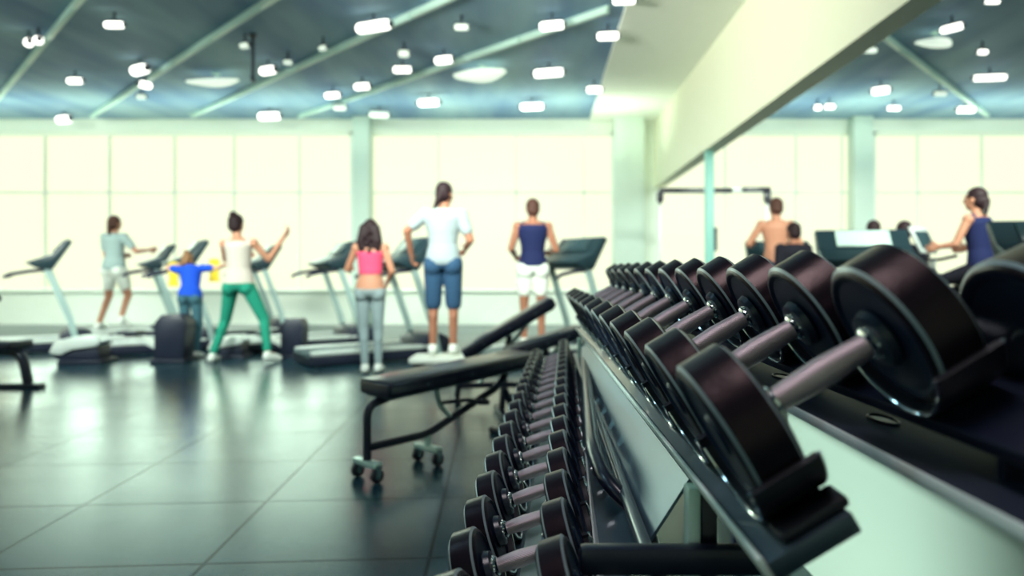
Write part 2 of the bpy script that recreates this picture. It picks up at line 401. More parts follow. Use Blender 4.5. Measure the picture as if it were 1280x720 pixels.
LAMPS = [
 (36,53,17,16,135,'round lit lamp on the farthest track, one of a close pair',''),(48,50,17,16,135,'round lit lamp, the other of the close pair on the farthest track',''),
 (143,31,30,13,0,'oval lamp on bare dark ceiling above the paired lamps',''),(94,101,24,12,0,'small oval lamp on bare ceiling between the two farthest tracks',''),
 (175,87,38,19,150,'large oval lamp on the track above the woman in white shorts',''),(181,106,20,14,60,'small tilted lamp just under the large oval lamp',''),
 (177,121,15,9,0,'faint tiny lamp hanging below the small tilted lamp','dim'),(80,149,27,15,160,'oval lamp close to the window wall above the first treadmill consoles',''),
 (266,101,78,16,-8,'long pale fan-shaped air diffuser with added glow over the woman in green leggings','fan'),(335,88,30,16,155,'oval lamp beside the tip of the long fan-shaped diffuser',''),
 (306,57,17,11,-20,'faint small lamp on bare ceiling near a thin rod','dim'),(360,78,14,9,0,'tiny faint lamp next to an oval lamp on the track','dim'),
 (337,145,36,15,170,'oval lamp close to the window wall over the green leggings',''),(467,33,60,20,158,'longest bright tube lamp in the middle of the ceiling',''),
 (404,60,16,10,150,'tiny faint lamp on the track behind the longest tube lamp','dim'),(505,67,18,14,0,'faint round lamp under the longest tube lamp','dim'),
 (577,34,22,12,0,'faint small oval lamp on dark ceiling beyond the longest tube lamp','dim'),(503,87,28,13,0,'small oval lamp beside the track end above the curly-haired woman',''),
 (555,75,30,15,160,'oval lamp at the narrow end of the white fabric-like fan diffuser',''),(453,108,26,13,165,'oval lamp on the track in front of the white column',''),
 (416,119,26,12,165,'fainter oval lamp next on the same track before the column',''),(425,134,20,11,0,'dim round lamp near the top of the slim column','dim'),
 (536,128,34,15,170,'oval lamp close to windows above the man in a grey shirt',''),(474,143,30,13,10,'dim oval lamp touching the top of the slim column','dim'),
 (690,32,38,17,165,'bright oval lamp on the track nearest the cream divider',''),(760,45,33,15,172,'oval lamp right beside the pale ceiling band, nearer one',''),
 (600,92,78,26,-22,'big white fan-shaped air diffuser with added glow in the middle of the ceiling','fan'),(686,91,46,16,165,'long lamp between the big fan diffuser and pale ceiling band',''),
 (665,133,36,14,172,'oval lamp close to windows above the man in a navy tank top',''),(743,112,24,13,175,'small oval lamp beside the pale ceiling band, farther one',''),
 (780,1,34,13,175,'lamp cut by the top of the frame beside the pale ceiling band',''),
 (1190,35,32,14,-52,'bright tilted lamp beyond the cream divider, above the small fan diffuser',''),(1166,55,56,18,195,'small pale fan-shaped air diffuser with added glow beyond the cream divider','fan'),
 (1087,63,22,11,0,'dim oval lamp just beyond the cream divider edge','dim'),(1228,65,16,9,0,'tiny oval lamp between two bright tube lamps beyond divider',''),
 (1038,79,24,12,0,'oval lamp half hidden by the edge of the cream divider',''),(1237,97,46,12,172,'long slim tube lamp beyond the cream divider, above the woman in navy',''),
 (1101,113,26,15,-30,'oval lamp over the mint column beyond the cream divider',''),(1175,117,20,9,0,'small pale lamp between column and windows beyond divider','dim'),
 (1207,137,28,12,0,'oval lamp close to the windows beyond divider, farthest from the column',''),(1117,135,20,9,0,'small oval lamp just beside the top of the mint column',''),
 (1037,133,16,10,0,'round lamp of a small pair near windows beyond divider',''),(1022,134,12,10,0,'other round lamp of the small pair near windows beyond divider',''),
 (1240,2,22,8,0,'lamp cut by the top of the frame beyond the cream divider',''),(1078,5,26,9,0,'faint lamp near the top edge beyond the cream divider','dim')]
for px, py, w, h, an, lab, kind in LAMPS:
    lamp(px, py, w, h, an, lab, kind or 'bar')
# thin suspension rods
for px, y1 in ((316, 97),):
    d = 8.6; x = (px-VX)/F*d
    c = MB(); zt = ZC; zb = CAM+(VY-y1)/F*d
    c.cyl((x,d,zb), (x,d,zt), .022); c.cyl((x,d,zb-.05), (x,d,zb+.02), .035, .03); c.cyl((x,d,zt-.02),(x,d,zt),.05)
    tag(c.build('ceiling_rod', M['lamp_case']), 'thin dark rod hanging from the ceiling beside an oval lamp', 'rod')

# ------------------------------------------------------------------ dumbbells
def head_bm(side, L, r, t, mats=None):      # inner face at x = side*L/2
    m = MB(); s = side; x0 = L/2; bv = .012
    P = [(x0-.000, .018),(x0-.000, r*.30),(x0+.004, r*.34),(x0+.004, r*.80),(x0+.001, r*.85),(x0, r-bv*1.0),(x0+bv*.1, r-bv*.62),(x0+bv*.33, r-bv*.36),(x0+bv*.62, r-bv*.0),(x0+bv, r)]
    Q = [(x0+t-bv, r),(x0+t-bv*.62, r),(x0+t-bv*.33, r-bv*.36),(x0+t-bv*.1, r-bv*.62),(x0+t, r-bv*1.0),(x0+t-.001, r*.85),(x0+t-.005, r*.80),(x0+t-.005, r*.30),(x0+t-.001, r*.26),(x0+t-.001, .002)]
    n = 48
    prof = P+Q
    rg = [[(s*x, q*math.cos(2*PI*k/n), q*math.sin(2*PI*k/n)) for k in range(n)] for x, q in prof]
    m.rings(rg)
    bm = m.bm
    for f in bm.faces:
        c = f.calc_center_median(); rad = math.hypot(c.y, c.z)
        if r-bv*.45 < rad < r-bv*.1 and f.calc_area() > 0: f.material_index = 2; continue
        f.material_index = 1 if (rad < r-bv*1.0 and abs(f.normal.x) > .6) else 0
    return m
def make_dumbbell(r, t, L, hr, name='dumbbell'):
    root = thing(name, 'x', 'dumbbell')
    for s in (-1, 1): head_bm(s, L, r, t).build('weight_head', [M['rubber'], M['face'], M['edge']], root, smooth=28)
    h = MB(); n = 24
    pr = [(-L/2, hr*.9),(-L/2+.02, hr*.92),(-L/4, hr*1.0),(0, hr*1.12),(L/4, hr*1.0),(L/2-.02, hr*.92),(L/2, hr*.9)]
    h.lathe(pr, n); h.build('handle', M['handle'], root, smooth=60)
    for s in (-1, 1):
        c = MB(); c.lathe([(s*(L/2-.020), hr*1.02),(s*(L/2-.017), hr*1.25),(s*(L/2-.011), hr*1.25),(s*(L/2-.009), hr*1.05),(s*(L/2-.007), hr*1.45),(s*(L/2+.003), hr*1.5)], 20)
        for q in range(6):
            a = 2*PI*q/6; c.ell((s*(L/2-.012), hr*1.18*math.cos(a), hr*1.18*math.sin(a)), (.004,.0035,.0035), n=8)
        c.build('collar', M['chrome'], root, smooth=30)
    for s in (-1, 1):
        c = MB(); c.lathe([(s*(L/2-.0005), hr*2.3),(s*(L/2+.0), hr*2.3),(s*(L/2-.010), hr*2.1),(s*(L/2-.012), hr*1.6)][::-1], 24)
        c.build('hub', M['hub'], root, smooth=30)
    return root

def frame_pt(vp, X, d, u):       # rack frame (its own vanishing point vp) -> world
    return Vector((X + (vp-VX)/F*d, d, CAM-u))
VU, VLo = 662.0, 709.0
def yaw_of(vp): return -math.atan((vp-VX)/F)
TU = math.atan2(.1665-.0815, .42-.2786); 
LU = math.hypot(.1414, .085)
cu = ((.42+.2786)/2, (.0815+.1665)/2)
RU, THU = .095, .066
proto = make_dumbbell(RU, THU, LU, .0165)
NU, SU, D1 = 12, .232, .815
for i in range(NU):
    o = proto if i == 0 else dup(proto)
    o.location = frame_pt(VU, cu[0], D1+SU*i, cu[1]); o.rotation_euler = (0, -TU, yaw_of(VU))
    end = 'nearest the camera with blurred large heads' if i == 0 else ('farthest away next to the columns' if i == NU-1 else '')
    o['label'] = ('black round-headed dumbbell on the upper rack tier, %s' % end) if end else ('black round-headed dumbbell on the upper rack tier, %s from its near end' % ORD[i])
    o['group'] = 'dumbbells on the upper tier'
TL = math.atan2(.039, .1124); LL = math.hypot(.039, .1124)
cl = (-.0828, .5073)
RL, THL = .076, .05
proto2 = make_dumbbell(RL, THL, LL, .0135)
NL, SL, DL = 18, .1715, 1.0235
for i in range(NL):
    o = proto2 if i == 0 else dup(proto2)
    o.location = frame_pt(VLo, cl[0], DL+SL*i, cl[1]); o.rotation_euler = (0, -TL, yaw_of(VLo))
    end = 'nearest the camera, cut by the frame' if i == 0 else ('farthest away beside the benches' if i == NL-1 else '')
    o['label'] = ('small black dumbbell on the lower rack tier, %s' % end) if end else ('small black dumbbell on the lower rack tier, %s from its near end' % ORD[i])
    o['group'] = 'dumbbells on the lower tier'
# large dumbbell at the near end of the tray
big = make_dumbbell(.118, .09, .16, .018)
TB = R(24); ax = Vector((math.cos(TB),0,math.sin(TB)))
pc = frame_pt(VU, .553, .75, .100)          # centre of the face that looks to the camera side
cb = pc + ax*(.09+.08)
big.location = cb; big.rotation_euler = (0,-TB,yaw_of(VU))
big['label'] = 'largest black dumbbell at the near end of the dark tray, only one head in view'

# ------------------------------------------------------------------ dumbbell rack
rack = thing('dumbbell_rack', 'two-tier dark steel dumbbell rack with pale edges holding two slanted rows', 'rack', (0,0,0))
def rbar(vp, poly, d0, d1, name, material, parent=rack, ydiv=1):
    # poly: (X, u) corners, extruded along the rack
    m = MB(); rg = []
    for k in range(ydiv+1):
        d = d0+(d1-d0)*k/ydiv
        rg.append([frame_pt(vp, X, d, u) for X, u in poly])
    m.rings(rg); bmesh.ops.bevel(m.bm, geom=m.bm.edges[:], offset=.0025, segments=2, profile=.5, affect='EDGES')
    return m.build(name, material, parent, smooth=30)
D0U, D9U = .715, D1+SU*(NU-1)+.16
axu = (math.cos(TU), math.sin(TU)); 
# local slanted coordinates at the upper tier: s along the axis (up to the back), n below the axis
def up_pt(s, n): return (cu[0]+s*math.cos(TU)+n*math.sin(TU), cu[1]-s*math.sin(TU)+n*math.cos(TU))
def lo_pt(s, n): return (cl[0]+s*math.cos(TL)+n*math.sin(TL), cl[1]-s*math.sin(TL)+n*math.cos(TL))
hs = LU/2; 
# front rail: slanted channel under the front heads
def rail_poly(P, s0, s1, n0, n1): return [P(s0,n0), P(s1,n0), P(s1,n1), P(s0,n1)]
rbar(VU, rail_poly(up_pt, -hs-THU-.032, -hs+.006, RU+.012, RU+.036), D0U, D9U, 'front_rail', M['mid_steel'])
rbar(VU, rail_poly(up_pt, -hs-THU-.040, -hs-THU-.033, RU+.004, RU+.038), D0U, D9U, 'rail_edge', M['edge_enamel'])
rbar(VU, rail_poly(up_pt, hs-.006, hs+THU+.03, RU+.012, RU+.032), .60, D9U, 'rear_rail', M['dark_steel'])
# wide flat tray under the rear rail
rbar(VU, [(.430,.2225),(.98,.2225),(.98,.2315),(.430,.2315)], .38, D9U, 'tray', M['tray'])
rbar(VU, [(.424,.2200),(.4295,.2200),(.4295,.2350),(.424,.2350)], .38, D9U, 'tray_edge', M['edge_enamel'])
for d in (.62, 1.0, 1.4, 1.9, 2.5, 3.1):     # slots in the tray: small raised oval rings
    m = MB()
    for k in range(24):
        a0, a1 = 2*PI*k/24, 2*PI*(k+1)/24
    c = frame_pt(VU, .52, d, .2225)
    ring = [(c.x+.016*math.cos(2*PI*k/24), c.y+.035*math.sin(2*PI*k/24), c.z+.0022) for k in range(25)]
    m.tube(ring, .0022, 6); m.ell((c.x,c.y,c.z+.001), (.015,.034,.0012), n=16)
    m.build('oval_slot', M['plastic'], rack)
# supports between tray and rear rail
for d in [ .72+.56*k for k in range(5)]:
    X, u = up_pt(hs+THU*.6, RU+.03)
    p = frame_pt(VU, X, d, u); m = MB(); q = frame_pt(VU, X+.01, d, .2225)
    m.box(((p.x+q.x)/2, d, (p.z+q.z)/2), (.05, .012, abs(p.z-q.z)+.004), bev=.002); m.build('rail_bracket', M['dark_steel'], rack)
# cradles
def cradle(r, t, L, side, mtx):
    m = MB(); n = 14; a0 = R(68)
    for (ra, rb, xa, xb) in ((r+.0015, r+.0095, -.008, t+.008),):
        rg = []
        for k in range(n+1):
            a = -a0+2*a0*k/n
            for_ = []
            x0 = side*(L/2+xa); x1 = side*(L/2+xb)
            rr0, rr1 = ra, rb
            for x, q in ((x0,rr0),(x1,rr0),(x1,rr1),(x0,rr1)):
                for_.append((x, q*math.sin(a), -q*math.cos(a)))
            rg.append(for_)
        m.rings(rg)
    # side lips with a polished edge
    for xe in (-.010, t+.0095):
        pts = []
        for k in range(n+1):
            a = -a0+2*a0*k/n; pts.append((side*(L/2+xe), (r+.0055)*math.sin(a), -(r+.0055)*math.cos(a)))
        m.mi = 1; m.tube(pts, .0026, 8)
    m.mi = 0
    if r > .11: m.box((side*(L/2+t/2), 0, -(r+.0100)), (t*.8, .07, .016), bev=.003)
    bmesh.ops.transform(m.bm, matrix=mtx, verts=m.bm.verts)
    return m
def tier_cradles(vp, c, tilt, r, t, L, d0, s, n):
    q = {}
    for side in (-1, 1):
        src = cradle(r, t, L, side, Matrix()).build('cradle', [M['plastic'], M['chrome']], rack, smooth=30)
        for i in range(n):
            o = src if i == 0 else src.copy()
            if i: C.objects.link(o)
            o.parent = rack
            o.location = frame_pt(vp, c[0], d0+s*i, c[1]); o.rotation_euler = (0, -tilt, yaw_of(vp))
tier_cradles(VU, cu, TU, RU, THU, LU, D1, SU, NU)
tier_cradles(VLo, cl, TL, RL, THL, LL, DL, SL, NL)
m_ = Matrix.Translation(cb) @ Euler((0,-TB,yaw_of(VU))).to_matrix().to_4x4()
cradle(.118, .09, .16, -1, m_).build('cradle', [M['plastic'], M['chrome']], rack, smooth=30)
cradle(.118, .09, .16, 1, m_).build('cradle', [M['plastic'], M['chrome']], rack, smooth=30)
# end saddle block in the front rail's open end
e = MB(); X, u = up_pt(-hs-THU*.45, RU+.012)
p = frame_pt(VU, X, D0U+.030, u)
e.box((0,0,.0075), (THU+.020, .045, .014), bev=.006); e.build('end_stop', M['plastic'], rack, loc=p, rot=(0,-TU,yaw_of(VU)))
# lower tier rails
D0L, D9L = .86, DL+SL*(NL-1)+.12
hl = LL/2
rbar(VLo, rail_poly(lo_pt, -hl-THL-.012, -hl+.012, RL+.011, RL+.034), D0L, D9L, 'front_rail', M['mid_steel'])
rbar(VLo, rail_poly(lo_pt, hl-.012, hl+THL+.012, RL+.011, RL+.034), D0L, D9L, 'rear_rail', M['mid_steel'])
rbar(VLo, rail_poly(lo_pt, hl+THL+.013, hl+THL+.018, RL-.030, RL+.036), D0L, D9L, 'rail_edge', M['edge_enamel'])
rbar(VLo, rail_poly(lo_pt, -hl+.010, hl-.010, RL+.022, RL+.026), D0L, D9L, 'tray', M['pale_steel'])
# sloping back panel between the tiers
m = MB(); rg = []
for d in (1.12, 3.45):
    A1 = frame_pt(VU, .262, d, .345); B1 = frame_pt(VLo, .035, d, .60)
    rg.append([A1, A1+Vector((.006,0,.0)), B1+Vector((.006,0,-.0)), B1])
m.rings(rg); m.build('back_panel', M['panel'], rack, smooth=0)
# stiffening tubes along the back panel
for f_ in (.38,):
    pts = []
    for d in (1.0, 3.5):
        A1 = frame_pt(VU, .262, d, .345); B1 = frame_pt(VLo, .035, d, .60); pts.append(A1*(1-f_)+B1*f_+Vector((-.016,0,.004)))
    m = MB(); m.tube(pts, .012, 12); m.build('long_tube', M['mid_steel'], rack)
# legs: curved dark tubes, cross bars and posts at both ends
pts = [(.24,3.52,.05),(.235,3.52,CAM-.52),(.205,3.40,CAM-.400),(.148,2.2,CAM-.400),(.112,1.50,CAM-.396),(.128,1.36,CAM-.425),(.195,1.30,CAM-.475),(.225,1.27,CAM-.60),(.24,1.27,.05)]
m = MB(); m.tube(pts, .0165, 14, round_=.10); m.build('curved_leg', M['dark_steel'], rack)
for d in (1.27, 3.52):
    m = MB(); m.box((.24, d, .03), (.85, .06, .05), bev=.012)
    for x in (-.16,.64): m.cyl((x,d,0),(x,d,.012),.032)
    m.build('foot_bar', M['dark_steel'], rack)
for d in (1.04, 3.30):
    X = .232 - .02*d/1.04
    X = (865-VX)/F*1.04 if d < 2 else .18
    m = MB(); m.box((X, d, (CAM-.33)/2+.03), (.020, .034, CAM-.33-.06), bev=.004); m.build('post', M['pale_steel'], rack)
    m = MB(); m.box((X+.028, d+.02, (CAM-.33)/2+.03), (.026, .034, CAM-.33-.06), bev=.004); m.build('post', M['dark_steel'], rack)
    m = MB(); m.box((.21 if d < 2 else .27, d-.03, CAM-.43), (.31 if d < 2 else .16, .03, .042), bev=.008); m.build('cross_bar', M['dark_steel'], rack)
    m = MB(); m.box((X+.05, d, .03), (.8, .05, .05), bev=.01)
    m.build('foot_bar', M['dark_steel'], rack)
for d in (.40, 2.6, 3.35):    # rear posts below the tray
    m = MB(); p = frame_pt(VU, .80, d, .24); m.box((p.x, d, p.z/2), (.05,.05,p.z-.002), bev=.006); m.build('rear_post', M['dark_steel'], rack)
    if d < 1: continue
    q = frame_pt(VU, .47, d, .30)
    m = MB(); m.box(((p.x+q.x)/2-.04, d, CAM-.262), (abs(p.x-q.x)+.06,.04,.035), bev=.005); m.build('cross_bar', M['dark_steel'], rack)

# ------------------------------------------------------------------ benches
def bench(S, E, zs, ze, width, thick, label, kind='flat'):
    S = Vector(S); E = Vector(E); v = E-S; yaw = math.atan2(v.y, v.x); L = v.length
    root = thing('weight_bench', label, 'bench', (S.x, S.y, 0), (0,0,yaw), 'weight benches')
    ang = math.atan2(ze-zs, L); PL = math.hypot(ze-zs, L)
    p = MB(); p.box((PL/2, 0, -thick/2), (PL, width, thick), bev=.022, seg=3)
    pad = p.build('pad', M['vinyl'], root, loc=(0,0,zs), rot=(0,-ang,0))
    q = MB(); q.box((PL/2, 0, -thick-.006), (PL-.06, width-.05, .012), bev=.003)
    for t in (.22,.5,.78):
        for s in (-1,1): q.cyl((PL*t, s*(width/2+.001), -thick*.55), (PL*t, s*(width/2-.012), -thick*.55), .009, n=10)
    q.build('pad_board', M['mid_steel'], pad)
    uz = zs-thick-.02
    if kind == 'edge':
        m = MB(); m.tube([(.30,0,uz+.0),(.0,0,uz),(-.06,0,.04)], .042, 16, round_=.16); m.build('front_leg', M['dark_steel'], root)
        m = MB(); m.box((.28,0,.02), (.95,.10,.04), bev=.01); m.build('foot_bar', M['dark_steel'], root)
        m = MB(); m.tube([(1.0,0,uz),(1.05,0,.03)], .042, 16); m.build('rear_leg', M['dark_steel'], root)
        m = MB(); m.tube([(.55,.13,zs-.06),(.55,.15,.80)], .02, 12); m.cap((.62,.15,.82),(.10,.15,.82),.03,.03,14); m.build('grip_bar', M['tm_black'], root)
        return root
    if kind == 'flat':
        r = .022
        m = MB(); m.tube([(.10,0,uz+.005),(-.035,0,uz-.02),(-.035,0,.075)], r, 14, round_=.11); m.build('front_leg', M['dark_steel'], root)
        m = MB(); m.tube([(-.035,0,.165),(.36,0,.165),(.92,0,.36),(1.0,0,uz+.02+(ze-zs)*.9)], r, 14, round_=.07); m.build('base_tube', M['dark_steel'], root)
        m = MB(); m.tube([(L-.18,0,.34),(L-.1,0,.2),(L-.05,0,.03)], r, 14, round_=.05); m.build('rear_leg', M['dark_steel'], root)
        m = MB(); m.box((L-.05,0,.022), (.05,.5,.044), bev=.01); m.build('foot_bar', M['dark_steel'], root)
        for x in (-.035, .36):
            m = MB(); m.box((x,0,.088), (.05,.20,.03), bev=.006)
            if x > 0: m.cyl((x,0,.09),(x,0,.16),.02)
            m.build('caster_bracket', M['pale_steel'], root)
            for s in (-1, 1):
                m = MB(); m.cyl((x,s*.085-.014,.036),(x,s*.085+.014,.036),.036, n=24, bev=.006)
                w = m.build('caster_wheel', M['wheel'], root)
                m = MB(); m.cyl((x,s*.085-.017,.036),(x,s*.085+.017,.036),.014, n=16); m.prism([(x-.010,.03),(x+.010,.03),(x+.018,.09),(x-.018,.09)], s*.085+.016, s*.085+.020); m.prism([(x-.010,.03),(x+.010,.03),(x+.018,.09),(x-.018,.09)], s*.085-.020, s*.085-.016)
                m.build('caster_fork', M['chrome'], w)
        m = MB(); m.tube([(.52,0,.235),(.44,0,.32),(.42,0,uz+.02)], .016, 12, round_=.04); m.build('pad_post', M['pale_steel'], root)
        m = MB(); m.tube([(.44,-.03,.33),(.62,-.06,.325),(.70,-.06,.30)], .012, 10, round_=.03); m.cap((.70,-.06,.30),(.76,-.06,.29),.018,.018); m.build('adjuster_lever', M['tm_black'], root)
    else:
        r = .024
        m = MB(); m.tube([(.05,0,zs-thick-.02),(.0,0,zs-.2),(-.02,0,.05)], r, 14, round_=.08); m.build('front_leg', M['dark_steel'], root)
        m = MB(); m.tube([(-.01,0,.14),(L*.6,0,.14),(L+.1,0,.06)], r, 14, round_=.08); m.build('base_tube', M['dark_steel'], root)
        m = MB(); m.tube([(L*.45,0,.14),(L*.55,0,zs+(ze-zs)*.5-thick-.02)], r, 14); m.build('pad_post', M['dark_steel'], root)
        m = MB(); m.tube([(L*.2,0,.14),(L*.75,0,zs+(ze-zs)*.72-thick-.02)], .016, 12); m.build('strut', M['pale_steel'], root)
        for x in (-.02, L+.1):
            m = MB(); m.box((x,0,.024), (.05,.46,.048), bev=.01); m.build('foot_bar', M['dark_steel'], root)
    return root
bench((-.877,3.52), (-.12,4.38), .505, .560, .27, .085, 'flat black bench on casters standing beside the lower dumbbell row')
bench((-.67,5.50), (.06,5.62), .44, .86, .26, .085, 'steeply inclined black bench behind the flat caster bench', 'incline')
bench((-.28,5.02), (.28,5.16), .50, .66, .24, .075, 'slightly inclined black bench squeezed between rack end and steep bench', 'incline')
bench((-4.76,6.22), (-6.0,6.32), .43, .45, .28, .08, 'black bench at the edge of the frame, only one curved leg in view', 'edge')

# ------------------------------------------------------------------ treadmills
def make_treadmill():
    root = thing('treadmill', 'x', 'treadmill')
    m = MB()
    for s in (-1,1): m.box((s*.31, -.10, .150), (.085, 1.45, .05), bev=.015)
    m.box((0,-.10,.10), (.54,1.40,.05)); m.build('side_rails', M['tm_silver'], root)
    m = MB(); m.box((0,-.10,.145), (.52,1.42,.018), bev=.006); m.cyl((-.27,-.82,.125),(.27,-.82,.125),.034); m.build('belt', M['belt'], root)
    m = MB(); m.box((0,-.13,.072), (.70,1.40,.105), bev=.01)
    for s in (-1,1):
        for y in (-.72,.66): m.cyl((s*.28,y,0),(s*.28,y,.03),.03)
    m.build('base_frame', M['tm_black'], root)
    m = MB(); m.prism([(.46,.10),(.52,.24),(.60,.29),(.76,.30),(.86,.24),(.88,.06),(.46,.06)], -.35, .35, 'YZ', bev=.02); m.build('motor_hood', M['tm_black'], root)
    for s in (-1,1):
        m = MB(); m.sweep([(s*.37,.70,.05),(s*.37,.62,.40),(s*.37,.36,1.12)], [(-.022,-.035),(.022,-.035),(.022,.035),(-.022,.035)], up=(0,1,0)); m.build('upright', M['tm_pole'], root)
        m = MB(); m.tube([(s*.37,.40,1.08),(s*.36,.18,1.06),(s*.36,-.02,1.02),(s*.36,-.08,.98)], .022, 12, round_=.06); m.build('handrail', M['tm_black'], root)
    m = MB(); m.prism([(.26,1.10),(.42,1.08),(.64,1.45),(.58,1.48),(.42,1.28),(.14,1.17)], -.43, .43, 'YZ', bev=.012)
    c = m.build('console', M['console'], root)
    m = MB(); m.box((0,.488,1.388), (.50,.012,.20), rot=(R(-39),0,0), bev=.004); m.build('screen', M['screen'], c)
    m = MB(); m.box((0,.385,1.15), (.70,.05,.05), bev=.012); m.build('cross_bar', M['tm_black'], root)
    return root
tm = make_treadmill(); used = False
YAW = R(-55); FW = Vector((math.sin(R(55)), math.cos(R(55)), 0))
def put_tm(px, d, label, yaw=YAW, s=1.0):
    global used
    o = tm if not used else dup(tm); used = True
    fw = Vector((-math.sin(yaw), math.cos(yaw), 0))
    h = Vector(((px-VX)/F*d, d, 0))
    o.location = h - fw*.70*s; o.rotation_euler = (0,0,yaw); o.scale = (s,s,s)
    o['label'] = label; o['group'] = 'treadmills facing the windows'
    return o
TMG = [
 (-105, 9.0, 'treadmill cut by the frame edge, beside the bench with one curved leg'),
 (97, 9.3, 'treadmill with a dark raised console, its belt end behind the curved bench leg'),
 (262, 9.4, 'treadmill with yellow towels hanging from its handrails'),
 (222, 11.0, 'treadmill under the woman in white shorts'),
 (350, 11.1, 'distant treadmill hidden behind the woman in green leggings'),
 (443, 9.8, 'treadmill between the green leggings woman and the pink top woman'),
 (532, 8.6, 'treadmill just behind the woman in the pink top'),
 (737, 8.62, 'treadmill under the man in the navy tank top')]
for px, d, lab in TMG: put_tm(px, d, lab)
tpale = put_tm(1072, 6.9, 'treadmill beyond the dividing wall with a broad pale console near the mint column', R(-12))
put_tm(1300, 5.6, 'treadmill beyond the dividing wall with a steep console cut by the frame', R(-12))
put_tm(968, 9.6, 'treadmill beyond the dividing wall under the bare-backed man', R(-5))
for c_ in tpale.children:
    for g_ in c_.children:
        if g_.name.startswith('screen'):
            g_.data = g_.data.copy(); g_.data.materials[0] = mat('pale_mint_screen', (.55,.74,.66), .3, spec=.5)
# yellow towels over the handrails of one treadmill
for (px, y0, y1, w, d, lab) in ((217,329,358,.12,8.72,'yellow towel hanging beside the tall black machine housing, left of the blue top'), (268,325,352,.13,8.93,'yellow towel hanging between the blue top and green leggings')):
    c = at(px, (y0+y1)/2, d); hh = (y1-y0)/F*d
    m = MB(); rg = []
    prof = []
    n = 14
    for side in (1, -1):
        for k in range(n+1):
            t = k/n if side == 1 else 1-k/n
            x = -w/2+w*t; prof.append((x, .006*side+.010*math.sin(t*12)))
    for k in range(9):
        z = hh*k/8; sc = 1+.12*math.sin(k*.9)
        rg.append([(x*sc, y*(1+.3*(8-k)/8), -z) for x, y in prof])
    m.rings(rg); m.ell((0,0,.0),(w/2,.03,.02),n=14)
    tag(m.build('towel', M['yellow'], loc=(c.x, c.y, c.z+hh/2)), lab, 'towel', 'yellow towels')

# ------------------------------------------------------------------ rowing machines
def make_rower():
    root = thing('rowing_machine', 'x', 'rowing machine')
    m = MB(); m.prism([(1.20,.03),(1.55,.03),(1.58,.50),(1.52,.60),(1.28,.60),(1.20,.50)], -.17, .17, 'XZ', bev=.03); m.build('flywheel_housing', M['tm_black'], root)
    m = MB(); m.sweep([(.30,0,.27),(.62,0,.31),(.98,0,.30),(1.22,0,.18)], [(-.09,-.025),(.09,-.025),(.09,.025),(-.09,.025)]); m.build('seat_rail', M['tm_silver'], root)
    m = MB(); m.prism([(.0,.14),(.06,.27),(.22,.33),(.50,.34),(.60,.28),(.55,.22),(.25,.18),(.14,.12)], -.20, .20, 'XZ', bev=.02); m.build('rear_cover', M['tm_silver'], root)
    m = MB(); m.prism([(.02,.10),(.12,.18),(.54,.22),(.56,.05),(.14,.03)], -.16, .16, 'XZ', bev=.015); m.build('rear_base', M['tm_black'], root)
    m = MB(); m.box((.36,0,.025),(.5,.44,.05),bev=.012); m.build('foot_bar', M['tm_black'], root); m = MB(); m.box((1.38,0,.025),(.4,.46,.05),bev=.012); m.build('foot_bar', M['tm_black'], root)
    m = MB(); m.box((.86,0,.375),(.24,.26,.05),bev=.02); m.box((.86,0,.34),(.1,.14,.03)); m.build('seat', M['vinyl'], root)
    m = MB(); m.tube([(1.22,-.16,.42),(1.14,-.10,.46),(1.14,.10,.46),(1.22,.16,.42)], .013, 10, round_=.04); m.build('pull_handle', M['tm_black'], root)
    return root
rw = make_rower(); p = at(72, 337, 7.85); rw.location = (p.x, 7.85, 0); rw.rotation_euler = (0,0,R(6)); rw.scale = (.93,.93,.93)
rw['label'] = 'low rowing machine with a tall black housing beside the blue-topped person'
r2 = dup(rw); p = at(265, 337, 8.34); r2.location = (p.x, 8.34, 0); r2.rotation_euler = (0,0,R(3)); r2.scale = (.72,.8,.8)
r2['label'] = 'low rowing machine behind the feet of the green leggings woman'
rw['group'] = r2['group'] = 'rowing machines in front of the treadmills'

# ------------------------------------------------------------------ step platform, cable frame, bike
m = MB(); m.box((0,0,.165), (.62,.42,.06), bev=.02)
sp_ = thing('step_platform', 'white step platform under the man in a grey shirt', 'step', ((553-VX)/F*7.0, 7.0, 0))
m.build('top', M['white'], sp_)
for s in (-1,1):
    m = MB(); m.prism([(-.16,0),(.16,0),(.12,.135),(-.12,.135)], s*.22-.06, s*.22+.06, 'YZ', bev=.01); m.build('riser', M['tm_black'], sp_)

cf = thing('cable_machine', 'tall teal cable frame beyond the dividing wall with dark top brackets', 'exercise machine', (0,0,0))
d = 10.4
def X_(px): return (px-VX)/F*d
def Z_(py): return CAM-(py-VY)/F*d
m = MB(); m.box(((X_(824)+X_(915))/2, d, Z_(238)), (X_(915)-X_(824), .06, .07), bev=.01); m.build('top_bar', M['dark_steel'], cf)
m = MB(); m.box(((X_(928)+X_(963))/2, d, Z_(237)), (X_(963)-X_(928), .06, .07), bev=.01); m.build('top_bar', M['dark_steel'], cf)
m = MB(); m.box(((X_(915)+X_(928))/2, d, Z_(237)), (X_(928)-X_(915)+.04, .04, .03), bev=.005); m.build('joint_plate', M['pale_steel'], cf)
for px in (825, 959):
    m = MB(); m.box((X_(px), d, Z_(246)), (.10, .10, .16), bev=.02); m.cyl((X_(px)-.02,d,Z_(252)),(X_(px)+.02,d,Z_(252)),.05); m.build('pulley_bracket', M['dark_steel'], cf)
    m = MB(); m.box((X_(px), d, Z_(243)/2), (.035, .05, Z_(243)), bev=.006); m.build('upright', M['tm_silver'], cf)
    m = MB(); m.box((X_(px), d, .03), (.12, .7, .06), bev=.01); m.build('foot_bar', M['tm_silver'], cf)
